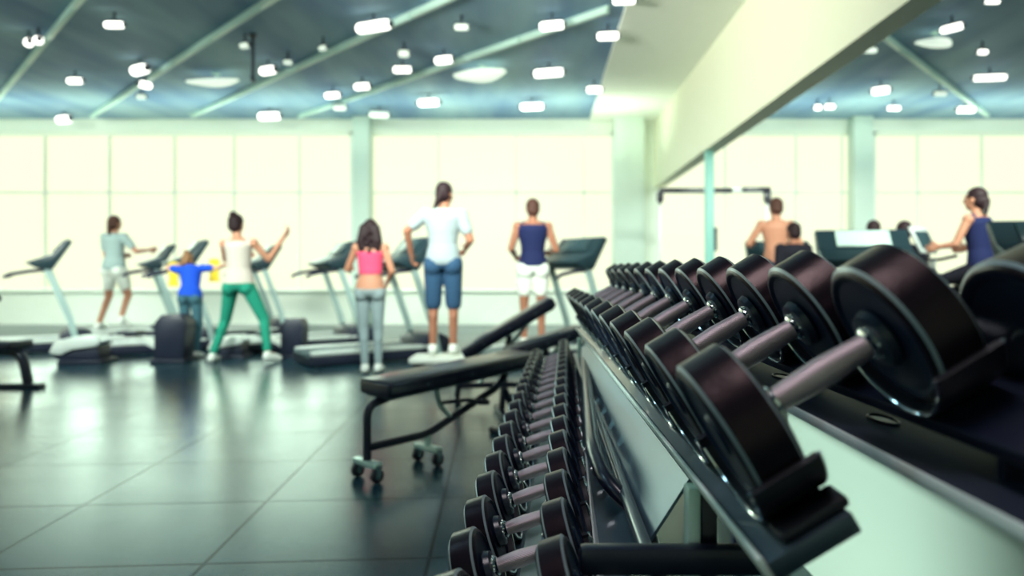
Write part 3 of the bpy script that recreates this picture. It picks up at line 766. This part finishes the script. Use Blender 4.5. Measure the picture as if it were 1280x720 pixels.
m = MB(); m.box(((X_(825)+X_(959))/2, d, .06), (X_(959)-X_(825), .06, .06), bev=.006); m.build('base_bar', M['tm_silver'], cf)
m = MB()
for k in range(8): m.box((X_(889), d, Z_(312)+.045*k), (.16,.14,.038), bev=.005)
m.build('weight_stack', M['tm_black'], cf)
m = MB()
for s in (-.05,.05): m.cyl((X_(889)+s, d, .09), (X_(889)+s, d, Z_(240)), .008, n=8)
m.build('guide_rods', M['tm_silver'], cf)

bk = thing('exercise_bike', 'upright exercise bike beyond the dividing wall, under the woman in navy', 'exercise bike', (4.14, 6.5, 0), (0,0,R(-58)))
# local -X is forward
m = MB(); m.tube([(.10,0,.10),(.06,0,.90)], .028, 12); m.build('seat_post', M['tm_silver'], bk)
m = MB(); m.ell((.06,0,.915),(.14,.12,.035)); m.ell((-.06,0,.915),(.10,.05,.03)); m.build('saddle', M['vinyl'], bk)
m = MB(); m.prism([(-.62,.10),(-.58,.48),(-.42,.62),(-.18,.52),(-.05,.20),(-.1,.10)], -.05, .05, 'XZ', bev=.02); m.build('flywheel_cover', M['tm_silver'], bk)
m = MB(); m.tube([(-.48,0,.5),(-.40,0,1.18)], .03, 12); m.build('handlebar_post', M['tm_silver'], bk)
m = MB(); m.tube([(-.30,-.26,1.22),(-.40,-.12,1.18),(-.40,.12,1.18),(-.30,.26,1.22)], .016, 10, round_=.05); m.build('handlebar', M['tm_black'], bk)
m = MB(); m.box((-.50,0,1.38),(.03,.30,.30),rot=(0,R(-25),0),bev=.01); c = m.build('console', M['tm_silver'], bk)
m = MB(); m.box((-.48,0,1.38),(.012,.24,.2),rot=(0,R(-25),0),bev=.004); m.build('screen', M['screen'], c)
for x in (-.55,.3):
    m = MB(); m.box((x,0,.03),(.07,.5,.06),bev=.012); m.build('foot_bar', M['tm_black'], bk)
m = MB(); m.box((-.13,0,.08),(.9,.07,.06),bev=.01); m.build('base_beam', M['tm_black'], bk)
for s in (-1,1):
    m = MB(); m.tube([(-.22,s*.09,.34),(-.22+s*.12,s*.10,.34-s*.10)], .012, 8); m.box((-.22+s*.12,s*.16,.31-s*.10),(.10,.09,.02),bev=.005); m.build('pedal', M['tm_black'], bk)

# ------------------------------------------------------------------ people
def remesh_obj(mb, name, mats, parent, vox=.0065, it=3):
    o = mb.build(name, mats, None, smooth=0)
    md = o.modifiers.new('r', 'REMESH'); md.mode = 'VOXEL'; md.voxel_size = vox; md.use_smooth_shade = True
    sm = o.modifiers.new('s', 'SMOOTH'); sm.iterations = it; sm.factor = .5
    dg = bpy.context.evaluated_depsgraph_get(); dg.update()
    me = bpy.data.meshes.new_from_object(o.evaluated_get(dg)); old = o.data
    o.modifiers.clear(); me.name = name; o.data = me; bpy.data.meshes.remove(old)
    for p in me.polygons: p.use_smooth = True; 
    if not me.materials:
        for m_ in (mats if isinstance(mats,(list,tuple)) else [mats]): me.materials.append(m_)
    if parent: o.parent = parent
    return o

SECT = [(-.10,.120,.095,0),(-.03,.158,.118,-.005),(.06,.165,.122,-.012),(.20,.150,.108,-.008),(.36,.128,.093,.0),(.52,.136,.098,.004),(.68,.155,.110,.006),(.82,.168,.112,.0),(.93,.150,.088,-.006),(1.0,.085,.062,-.008)]
def person(label, loc, yaw, H=1.7, J=None, fem=False, skin='skin', hair='hair', hairstyle='short', top=('tee','grey_tee'), bottom=('shorts','white'), shoe='shoe', lean=0., head_yaw=0., head_pitch=0.):
    k = H/1.70; g = .93 if fem else 1.04
    root = thing('person', label, 'person', loc, (0,0,yaw), None); root.scale = (k,k,k)
    P = dict(hip=(.09*g,0,.90), knee=(.10,.03,.49), ank=(.10,-.02,.09), sh=(.168*g,0,1.39), el=(.205*g,-.03,1.11), wr=(.20*g,.07,.87))
    Q = {}
    for s, t in ((-1,'L'),(1,'R')):
        for n_, v in P.items(): Q[n_+t] = Vector((s*v[0], v[1], v[2]))
    if J:
        for n_, v in J.items(): Q[n_] = Vector(v)
    hipM = (Q['hipL']+Q['hipR'])/2; shM = (Q['shL']+Q['shR'])/2
    neck = Q.get('neck', shM+Vector((0,-.005,.055)))
    head = Q.get('head', neck+Vector((0,.02,.145)))
    spine = (neck-hipM)
    def torso(mb, grow=0., t0=-1, t1=2):
        rg = []; hs_ = (Q['hipR']-Q['hipL']).normalized(); ss_ = (Q['shR']-Q['shL']).normalized()
        for t, a, b_, yo in SECT:
            if t < t0 or t > t1: continue
            sv = hs_.lerp(ss_, max(0,min(1,t))).normalized(); up = spine.normalized()
            fw = up.cross(sv).normalized(); 
            c = hipM + spine*t + fw*yo
            if fem: a *= .92 if .25 < t < .6 or t > .6 else 1.0
            a = a*g if t > .6 else a
            n = 28
            rg.append([c + sv*((a+grow)*math.cos(2*PI*q/n)) + fw*((b_+grow)*math.sin(2*PI*q/n)) for q in range(n)])
        mb.rings(rg)
    def limb(mb, names, rads, grow=0., frac=1.0):
        pts = [Q[n_] for n_ in names]
        for i in range(len(pts)-1):
            a, b_ = pts[i], pts[i+1]; r0, r1 = rads[i]; last = i == len(pts)-2
            e = b_ if not last else a.lerp(b_, frac); re = r1 if not last else r0+(r1-r0)*frac
            mb.cap(a, e, r0+grow, re+grow, 16, 4)
    LEG = [(.083,.054),(.052,.036)]; ARM = [(.046*g,.038*g),(.037*g,.025*g)]
    mb = MB(); torso(mb)
    for t in 'LR':
        limb(mb, ['hip'+t,'knee'+t,'ank'+t], LEG)
        # calf and buttock masses
        kn, an = Q['knee'+t], Q['ank'+t]; c = kn.lerp(an,.3)+Vector((0,-.016,0)); mb.cap(c, kn.lerp(an,.55)+Vector((0,-.008,0)), .042, .032)
        mb.ell(Q['hip'+t]+Vector((0,-.045,-.02)), (.078,.075,.085))
        limb(mb, ['sh'+t,'el'+t,'wr'+t], ARM)
        s = -1 if t == 'L' else 1
        mb.ell(Q['sh'+t]+Vector((0,0,.0)), (.055*g,.052,.052))
        # foot
        toe = Q.get('toe'+t, Q['ank'+t]+Vector((s*.015,.15,-.06)))
        heel = Q['ank'+t]+(Vector((0,-.035,-.045)) if 'toe'+t not in Q else Vector((0,-.02,-.05)))
        mb.cap(Q['ank'+t], heel, .032, .032); mb.cap(heel, toe, .033, .026); mb.cap(Q['ank'+t], toe, .032, .022)
        # hand with five fingers
        wr = Q['wr'+t]; dr = (wr-Q['el'+t]).normalized()
        hd = Q.get('hd'+t, dr); hd = Vector(hd).normalized()
        pn = Q.get('pn'+t, Vector((-s,0,0))); pn = (Vector(pn)-hd*Vector(pn).dot(hd)).normalized()   # palm normal
        sd = hd.cross(pn).normalized()
        if sd.y < 0: sd = -sd                                                                 # thumb side forward
        for q, off in enumerate((.028,.010,-.010,-.028)):
            b0 = wr+hd*.015+sd*off*.6; b1 = wr+hd*.085+sd*off; mb.cap(b0, b1, .015, .0125, 8, 2)
            ln = (.040,.045,.042,.033)[q]
            f1 = b1+(hd*.9+pn*.35).normalized()*ln; f2 = f1+(hd*.45+pn*.9).normalized()*ln*.8
            mb.cap(b1, f1, .0098, .0092, 8, 2); mb.cap(f1, f2, .0092, .0082, 8, 2)
        th0 = wr+hd*.03+sd*.025; th1 = th0+(hd*.6+sd*.8+pn*.25).normalized()*.045; th2 = th1+(hd*.9+sd*.2+pn*.3).normalized()*.032
        mb.cap(th0, th1, .0145, .011, 8, 2); mb.cap(th1, th2, .0108, .009, 8, 2)
    # neck and head
    Hm = Matrix.Translation(head) @ Euler((head_pitch,0,head_yaw)).to_matrix().to_4x4()
    mb.cap(neck-Vector((0,0,.05)), head-Vector((0,.015,.06)), .056*g, .05*g)
    def hp(v): return Hm @ Vector(v)
    def he(c, r_, n=20): mb.ell(c, r_, n=n, mtx=Hm)
    he((0,-.012,.02), (.074,.092,.092)); he((0,.02,-.04), (.058,.066,.068)); he((0,.052,-.078), (.028,.024,.022))
    he((0,.083,.034), (.05,.012,.012)); he((0,.092,-.006), (.013,.020,.026)); he((0,.104,-.018), (.015,.013,.011)); he((0,.080,-.048), (.024,.012,.007)); he((0,.078,-.058), (.020,.012,.007))
    for s in (-1,1): he((s*.074,-.012,-.004), (.009,.018,.030), 12); he((s*.036,.062,-.02), (.022,.018,.018), 12)
    body = remesh_obj(mb, 'body', M[skin], root)
    m = MB()
    for s in (-1,1): m.ell((s*.029,.078,.012), (.012,.008,.008), n=12, mtx=Hm)
    m.mi = 1
    for s in (-1,1): m.ell((s*.029,.084,.012), (.0055,.0035,.0055), n=10, mtx=Hm)
    m.build('eyes', [M['eye'], M['hair']], root)
    # hair
    m = MB(); m.ell((0,-.020,.036), (.083,.094,.090), mtx=Hm)
    m.ell((0,-.050,-.015), (.076,.062,.080), mtx=Hm)
    if hairstyle == 'bun': m.ell((0,-.085,.105), (.042,.042,.042), mtx=Hm)
    if hairstyle == 'ponytail': m.ell((0,-.105,.03), (.03,.03,.03), mtx=Hm); m.cap(hp((0,-.115,.03)), hp((.005,-.13,-.10)), .032, .030); m.cap(hp((.005,-.13,-.10)), hp((.0,-.10,-.24)), .030, .012)
    if hairstyle == 'long':
        for x in (-.075,-.04,0,.04,.075):
            m.cap(hp((x*.9,-.06,.02)), hp((x*1.25,-.075,-.13)), .048, .050); m.cap(hp((x*1.25,-.075,-.13)), hp((x*1.15,-.085,-.26-.02*math.cos(x*40))), .048, .026)
        for q in range(26):
            a = q*2.4; m.ell((.10*math.cos(a)*(.6+.4*math.sin(q)), -.075+.05*math.sin(a), -.02-.25*q/26), (.028,.028,.030), n=10, mtx=Hm)
    if hairstyle == 'tied':
        m.ell((0,-.095,-.02), (.045,.04,.05), mtx=Hm); m.cap(hp((0,-.10,-.04)), hp((-.05,-.12,-.15)), .038, .016)
    # clear the face: cut the front lower part of the hair
    ho = remesh_obj(m, 'hair', M[hair], None, .008, 2)
    bm = bmesh.new(); bm.from_mesh(ho.data); inv = Hm.inverted(); kill = []
    for v in bm.verts:
        l = inv @ v.co
        if l.y > .035 and l.z < .075 and abs(l.x) < .2: kill.append(v)
    bmesh.ops.delete(bm, geom=kill, context='VERTS'); bm.to_mesh(ho.data); bm.free(); ho.parent = root
    # clothes
    kind, mt = top
    if kind:
        m = MB()
        if kind == 'tee': torso(m, .013, -.05, 2); [limb(m, ['sh'+t,'el'+t], [ARM[0]], .018, .62) for t in 'LR']; [m.ell(Q['sh'+t], (.068*g,.064,.062)) for t in 'LR']
        if kind == 'tank': torso(m, .009, -.05, .95); [m.cap(Q['sh'+t]*.72+shM*.28+Vector((0,0,.0)), shM*.55+Q['sh'+t]*.45+Vector((0,0,.02)), .050, .046) for t in 'LR']
        if kind == 'crop': torso(m, .009, .36, .88); [m.cap(Q['sh'+t]*.62+shM*.38+Vector((0,0,-.03)), shM*.5+Q['sh'+t]*.5+Vector((0,0,.025)), .046, .040) for t in 'LR']
        if kind == 'jacket': torso(m, .016, -.03, 2); [limb(m, ['sh'+t,'el'+t,'wr'+t], ARM, .014, .9) for t in 'LR']; [m.ell(Q['sh'+t], (.066*g,.062,.060)) for t in 'LR']
        remesh_obj(m, 'shirt' if kind != 'tank' else 'tank_top', M[mt], root, .009, 3)
    kind, mt = bottom
    m = MB(); torso(m, .012, -.2, .17)
    fr = {'shorts': .62, 'mini': .38, 'long': 1.0, 'knee': 1.0}[kind]
    for t in 'LR':
        gr = {'shorts': .020, 'mini': .018, 'long': .006, 'knee': .020}[kind]
        m.ell(Q['hip'+t]+Vector((0,-.045,-.02)), (.078+gr,.075+gr*.7,.085+gr))
        if kind == 'long':
            limb(m, ['hip'+t,'knee'+t,'ank'+t], LEG, gr, .93)
            kn, an = Q['knee'+t], Q['ank'+t]; c = kn.lerp(an,.3)+Vector((0,-.016,0)); m.cap(c, kn.lerp(an,.55)+Vector((0,-.008,0)), .048, .038)
        elif kind == 'knee':
            limb(m, ['hip'+t,'knee'+t], [(.083,.060)], gr, .97)
        else: limb(m, ['hip'+t,'knee'+t], [LEG[0]], gr, fr)
    remesh_obj(m, {'long':'leggings'}.get(kind,'shorts'), M[mt], root, .009, 3)
    for t in 'LR':
        s = -1 if t == 'L' else 1; m = MB()
        toe = Q.get('toe'+t, Q['ank'+t]+Vector((s*.015,.15,-.06))); heel = Q['ank'+t]+(Vector((0,-.035,-.045)) if 'toe'+t not in Q else Vector((0,-.02,-.05)))
        m.cap(heel, toe, .045, .036); m.cap(Q['ank'+t]-Vector((0,0,.012)), heel, .044, .044); m.cap(Q['ank'+t]-Vector((0,0,.02)), toe, .040, .032)
        remesh_obj(m, 'shoe', M[shoe], root, .008, 2)
    return root

def gx(px, d): return (px-VX)/F*d
# woman in white shorts walking on the treadmill deck
person('woman in a grey tee and white shorts walking on a treadmill, seen from behind', (gx(143,10.45), 10.45, .16), R(-8), 1.74, fem=True,
       J=dict(kneeL=(-.11,.02,.50), ankL=(-.17,-.10,.10), kneeR=(.13,.12,.52), ankR=(.20,-.10,.20), toeR=(.23,.02,.07), elR=(.32,.05,1.17), wrR=(.38,.26,1.20), elL=(-.20,.06,1.12), wrL=(-.12,.26,1.12)),
       skin='skin', hair='hair_b', hairstyle='ponytail', top=('tee','grey_tee'), bottom=('shorts','white'))
# small person in blue
person('small person in a blue top and dark teal leggings leaning forward by rowing machine', (gx(238,8.3), 8.3, 0), R(0), 1.40, fem=True,
       J=dict(shL=(-.20,.12,1.30), shR=(.10,.14,1.33), neck=(-.07,.15,1.37), head=(-.16,.23,1.44), elL=(-.42,.16,1.34), wrL=(-.30,.34,1.40), elR=(.34,.12,1.34), wrR=(.52,.22,1.42)),
       skin='skin_pale', hair='hair_l', hairstyle='bun', top=('tee','blue'), bottom=('long','teal_leg'), head_pitch=R(-25))
# woman in green leggings
person('woman in a white tank top and green leggings lunging wide with one arm raised', (gx(299,7.95), 7.95, 0), R(0), 1.76, fem=True,
       J=dict(hipL=(-.09,0,.86), hipR=(.09,0,.86), kneeL=(-.20,.10,.47), ankL=(-.29,-.02,.09), kneeR=(.26,.05,.48), ankR=(.36,-.10,.12), toeR=(.44,.02,.04),
              shL=(-.17,0,1.33), shR=(.165,0,1.34), elL=(-.23,.16,1.16), wrL=(-.12,.33,1.20), elR=(.30,.08,1.16), wrR=(.42,.22,1.42), head=(-.045,.03,1.555), neck=(-.01,0,1.40)),
       skin='skin', hair='hair', hairstyle='bun', top=('tank','white_tank'), bottom=('long','green'))
# woman in pink
person('woman with long curly dark hair in a pink crop top and grey leggings', (gx(463,7.15), 7.15, 0), R(4), 1.60, fem=True,
       J=dict(ankR=(.09,-.02,.09), kneeR=(.08,.02,.49), ankL=(-.05,-.05,.09), kneeL=(-.08,.02,.50), elL=(-.27,.08,1.15), wrL=(-.30,.30,1.16), elR=(.24,-.02,1.13), wrR=(.17,.12,1.00)),
       skin='skin', hair='hair', hairstyle='long', top=('crop','pink'), bottom=('long','grey_leg'))
# man in grey tee
person('tall man in a loose pale grey tee and navy knee shorts on a step', (gx(554,7.0), 7.0, .212), R(2), 1.76,
       J=dict(shL=(-.18,0,1.39), elL=(-.36,.02,1.22), wrL=(-.34,.14,1.00), elR=(.27,-.02,1.13), wrR=(.22,.10,1.06), head=(.015,.02,1.59)),
       skin='skin_dark', hair='hair', hairstyle='tied', top=('tee','man_tee'), bottom=('knee','navy_short'), head_yaw=R(-25))
# man in navy tank
person('man in a navy tank top and white shorts seen from behind by the windows', (gx(666,8.15), 8.15, .16), R(5), 1.76,
       J=dict(elL=(-.25,.02,1.13), wrL=(-.20,.24,1.06), elR=(.27,.0,1.12), wrR=(.24,.22,1.10)),
       skin='skin_dark', hair='hair_b', hairstyle='short', top=('tank','navy'), bottom=('shorts','white'))
# beyond the dividing wall
person('bare-backed man standing on a treadmill beyond the dividing wall', (gx(970,8.6), 8.6, .178), R(0), 1.80,
       J=dict(elL=(-.31,.05,1.16), wrL=(-.22,.26,1.18), elR=(.31,.05,1.16), wrR=(.22,.26,1.18)),
       skin='skin', hair='hair_b', hairstyle='short', top=(None,None), bottom=('shorts','navy'))
person('dark-haired person in black standing in front of the bare-backed man', (gx(992,7.9), 7.9, 0), R(10), 1.62, skin='skin_dark', hair='hair', hairstyle='short', top=('tee','black'), bottom=('shorts','black'))
person('person in a dark red shirt beside the foot of the mint column', (gx(1092,8.4), 8.4, 0), R(-30), 1.68, fem=True, skin='skin_dark', hair='hair', hairstyle='short', top=('tee','maroon'), bottom=('long','black'))
person('dark-haired person in black beyond the dividing wall, only head showing', (gx(1130,7.4), 7.4, 0), R(-5), 1.60, skin='skin_dark', hair='hair', hairstyle='short', top=('tee','black'), bottom=('long','black'))
# seated on the bike: local +Y is forward; the bike faces local -X turned by 28 degrees
person('woman in a navy tank top and black leggings sitting on an exercise bike', (4.14+.03, 6.5-.05, .205), R(-58)+R(90), 1.66, fem=True,
       J=dict(kneeL=(-.17,.36,.76), ankL=(-.16,.34,.36), toeL=(-.16,.47,.31), kneeR=(.17,.38,.62), ankR=(.16,.16,.20), toeR=(.16,.29,.17),
              elL=(-.25,.12,1.14), wrL=(-.27,.26,1.12), elR=(.25,.12,1.14), wrR=(.27,.26,1.12), shL=(-.16,.05,1.38), shR=(.16,.05,1.38)),
       skin='skin', hair='hair', hairstyle='tied', top=('tank','navy'), bottom=('long','black'))

# ------------------------------------------------------------------ light
w = bpy.data.worlds.new('sky'); bpy.context.scene.world = w; w.use_nodes = True
bg = w.node_tree.nodes['Background']; bg.inputs[0].default_value = (1.12, 1.20, .865, 1); bg.inputs[1].default_value = 1.0
def area(name, loc, rot, sx, sy, col, e, spread=180):
    l = bpy.data.lights.new(name, 'AREA'); l.shape = 'RECTANGLE'; l.size = sx; l.size_y = sy; l.color = col; l.energy = e; l.spread = R(spread)
    o = bpy.data.objects.new(name, l); C.objects.link(o); o.location = loc; o.rotation_euler = rot; return o
s = bpy.data.lights.new('sun', 'SUN'); s.energy = .62; s.angle = R(24); s.color = (.72,1.0,.84)
so = bpy.data.objects.new('sun', s); C.objects.link(so); so.rotation_euler = (R(-81), 0, R(26)); so.location = (0, 20, 6)
for i, (x, y) in enumerate(((-6,0),(-3.5,2.5),(4.5,2),(-8,4))):
    area('overhead_fill', (x, y, ZC-.25), (0,0,0), 1.8, .6, (.45,.80,1.0), 26)  # unseen bluish fill added under the ceiling, no fixture modelled
for x in (-9,-5,-1,4.5,8.5):
    area('far_wall_fill', (x, 3.7, ZC-.35), (R(66),0,0), 2.6, .5, (.88,1.0,.88), 100, 66)  # unseen fill added to brighten the window wall and the people
dw = area('divider_fill', (-3.4, 2.6, 2.5), (0,0,0), 2.4, .8, (1.0,1.0,.86), 96, 76)  # unseen fill added to brighten the cream divider
dw.rotation_euler = Vector((5.6,5.6,1.0)).to_track_quat('-Z','Y').to_euler()
for x in (-10,-5.2,-.5,4.5,9):
    area('ceiling_uplight_fill', (x, D-1.5, 2.95), (R(180-8),0,0), 4.4, .08, (.86,1.0,.80), 42, 148)  # unseen uplight added to brighten the ceiling near the windows
l = bpy.data.lights.new('partition_fill', 'SPOT'); l.energy = 700; l.spot_size = R(28); l.spot_blend = 1.0; l.color = (.74,1,.90); l.shadow_soft_size = .08  # unseen spot added to brighten the low partition behind the rack
o = bpy.data.objects.new('partition_fill', l); C.objects.link(o); o.location = (-3.3, 1.3, .12)
o.rotation_euler = (Vector((1.0, 2.25, .33))-o.location).to_track_quat('-Z','Y').to_euler()

area('sheen_fill', (-.3, .4, 3.6), (0,R(-6),0), .25, 1.6, (1.0,.90,.94), 26)  # unseen light added for the sheen streaks on the dumbbell heads

# ------------------------------------------------------------------ camera
cam = bpy.data.cameras.new('camera'); co = bpy.data.objects.new('camera', cam); C.objects.link(co)
co.location = (0,0,CAM); co.rotation_euler = (R(90),0,0)
cam.sensor_width = 36; cam.lens = 36*F/1280
cam.shift_x = -(VX-640)/1280; cam.shift_y = -(360-VY)/1280
cam.clip_start = .05
cam.dof.use_dof = True; cam.dof.focus_distance = 1.4; cam.dof.aperture_fstop = 1.9
bpy.context.scene.camera = co
sc = bpy.context.scene
sc.view_settings.view_transform = 'Standard'; sc.view_settings.look = 'None'; sc.view_settings.gamma = 1.0; sc.view_settings.exposure = 0.0
sc.view_settings.use_curve_mapping = False
sc.render.film_transparent = False
sc.cycles.use_denoising = True
sc.cycles.max_bounces = 8
sc.cycles.transparent_max_bounces = 12
sc.cycles.sample_clamp_indirect = 6
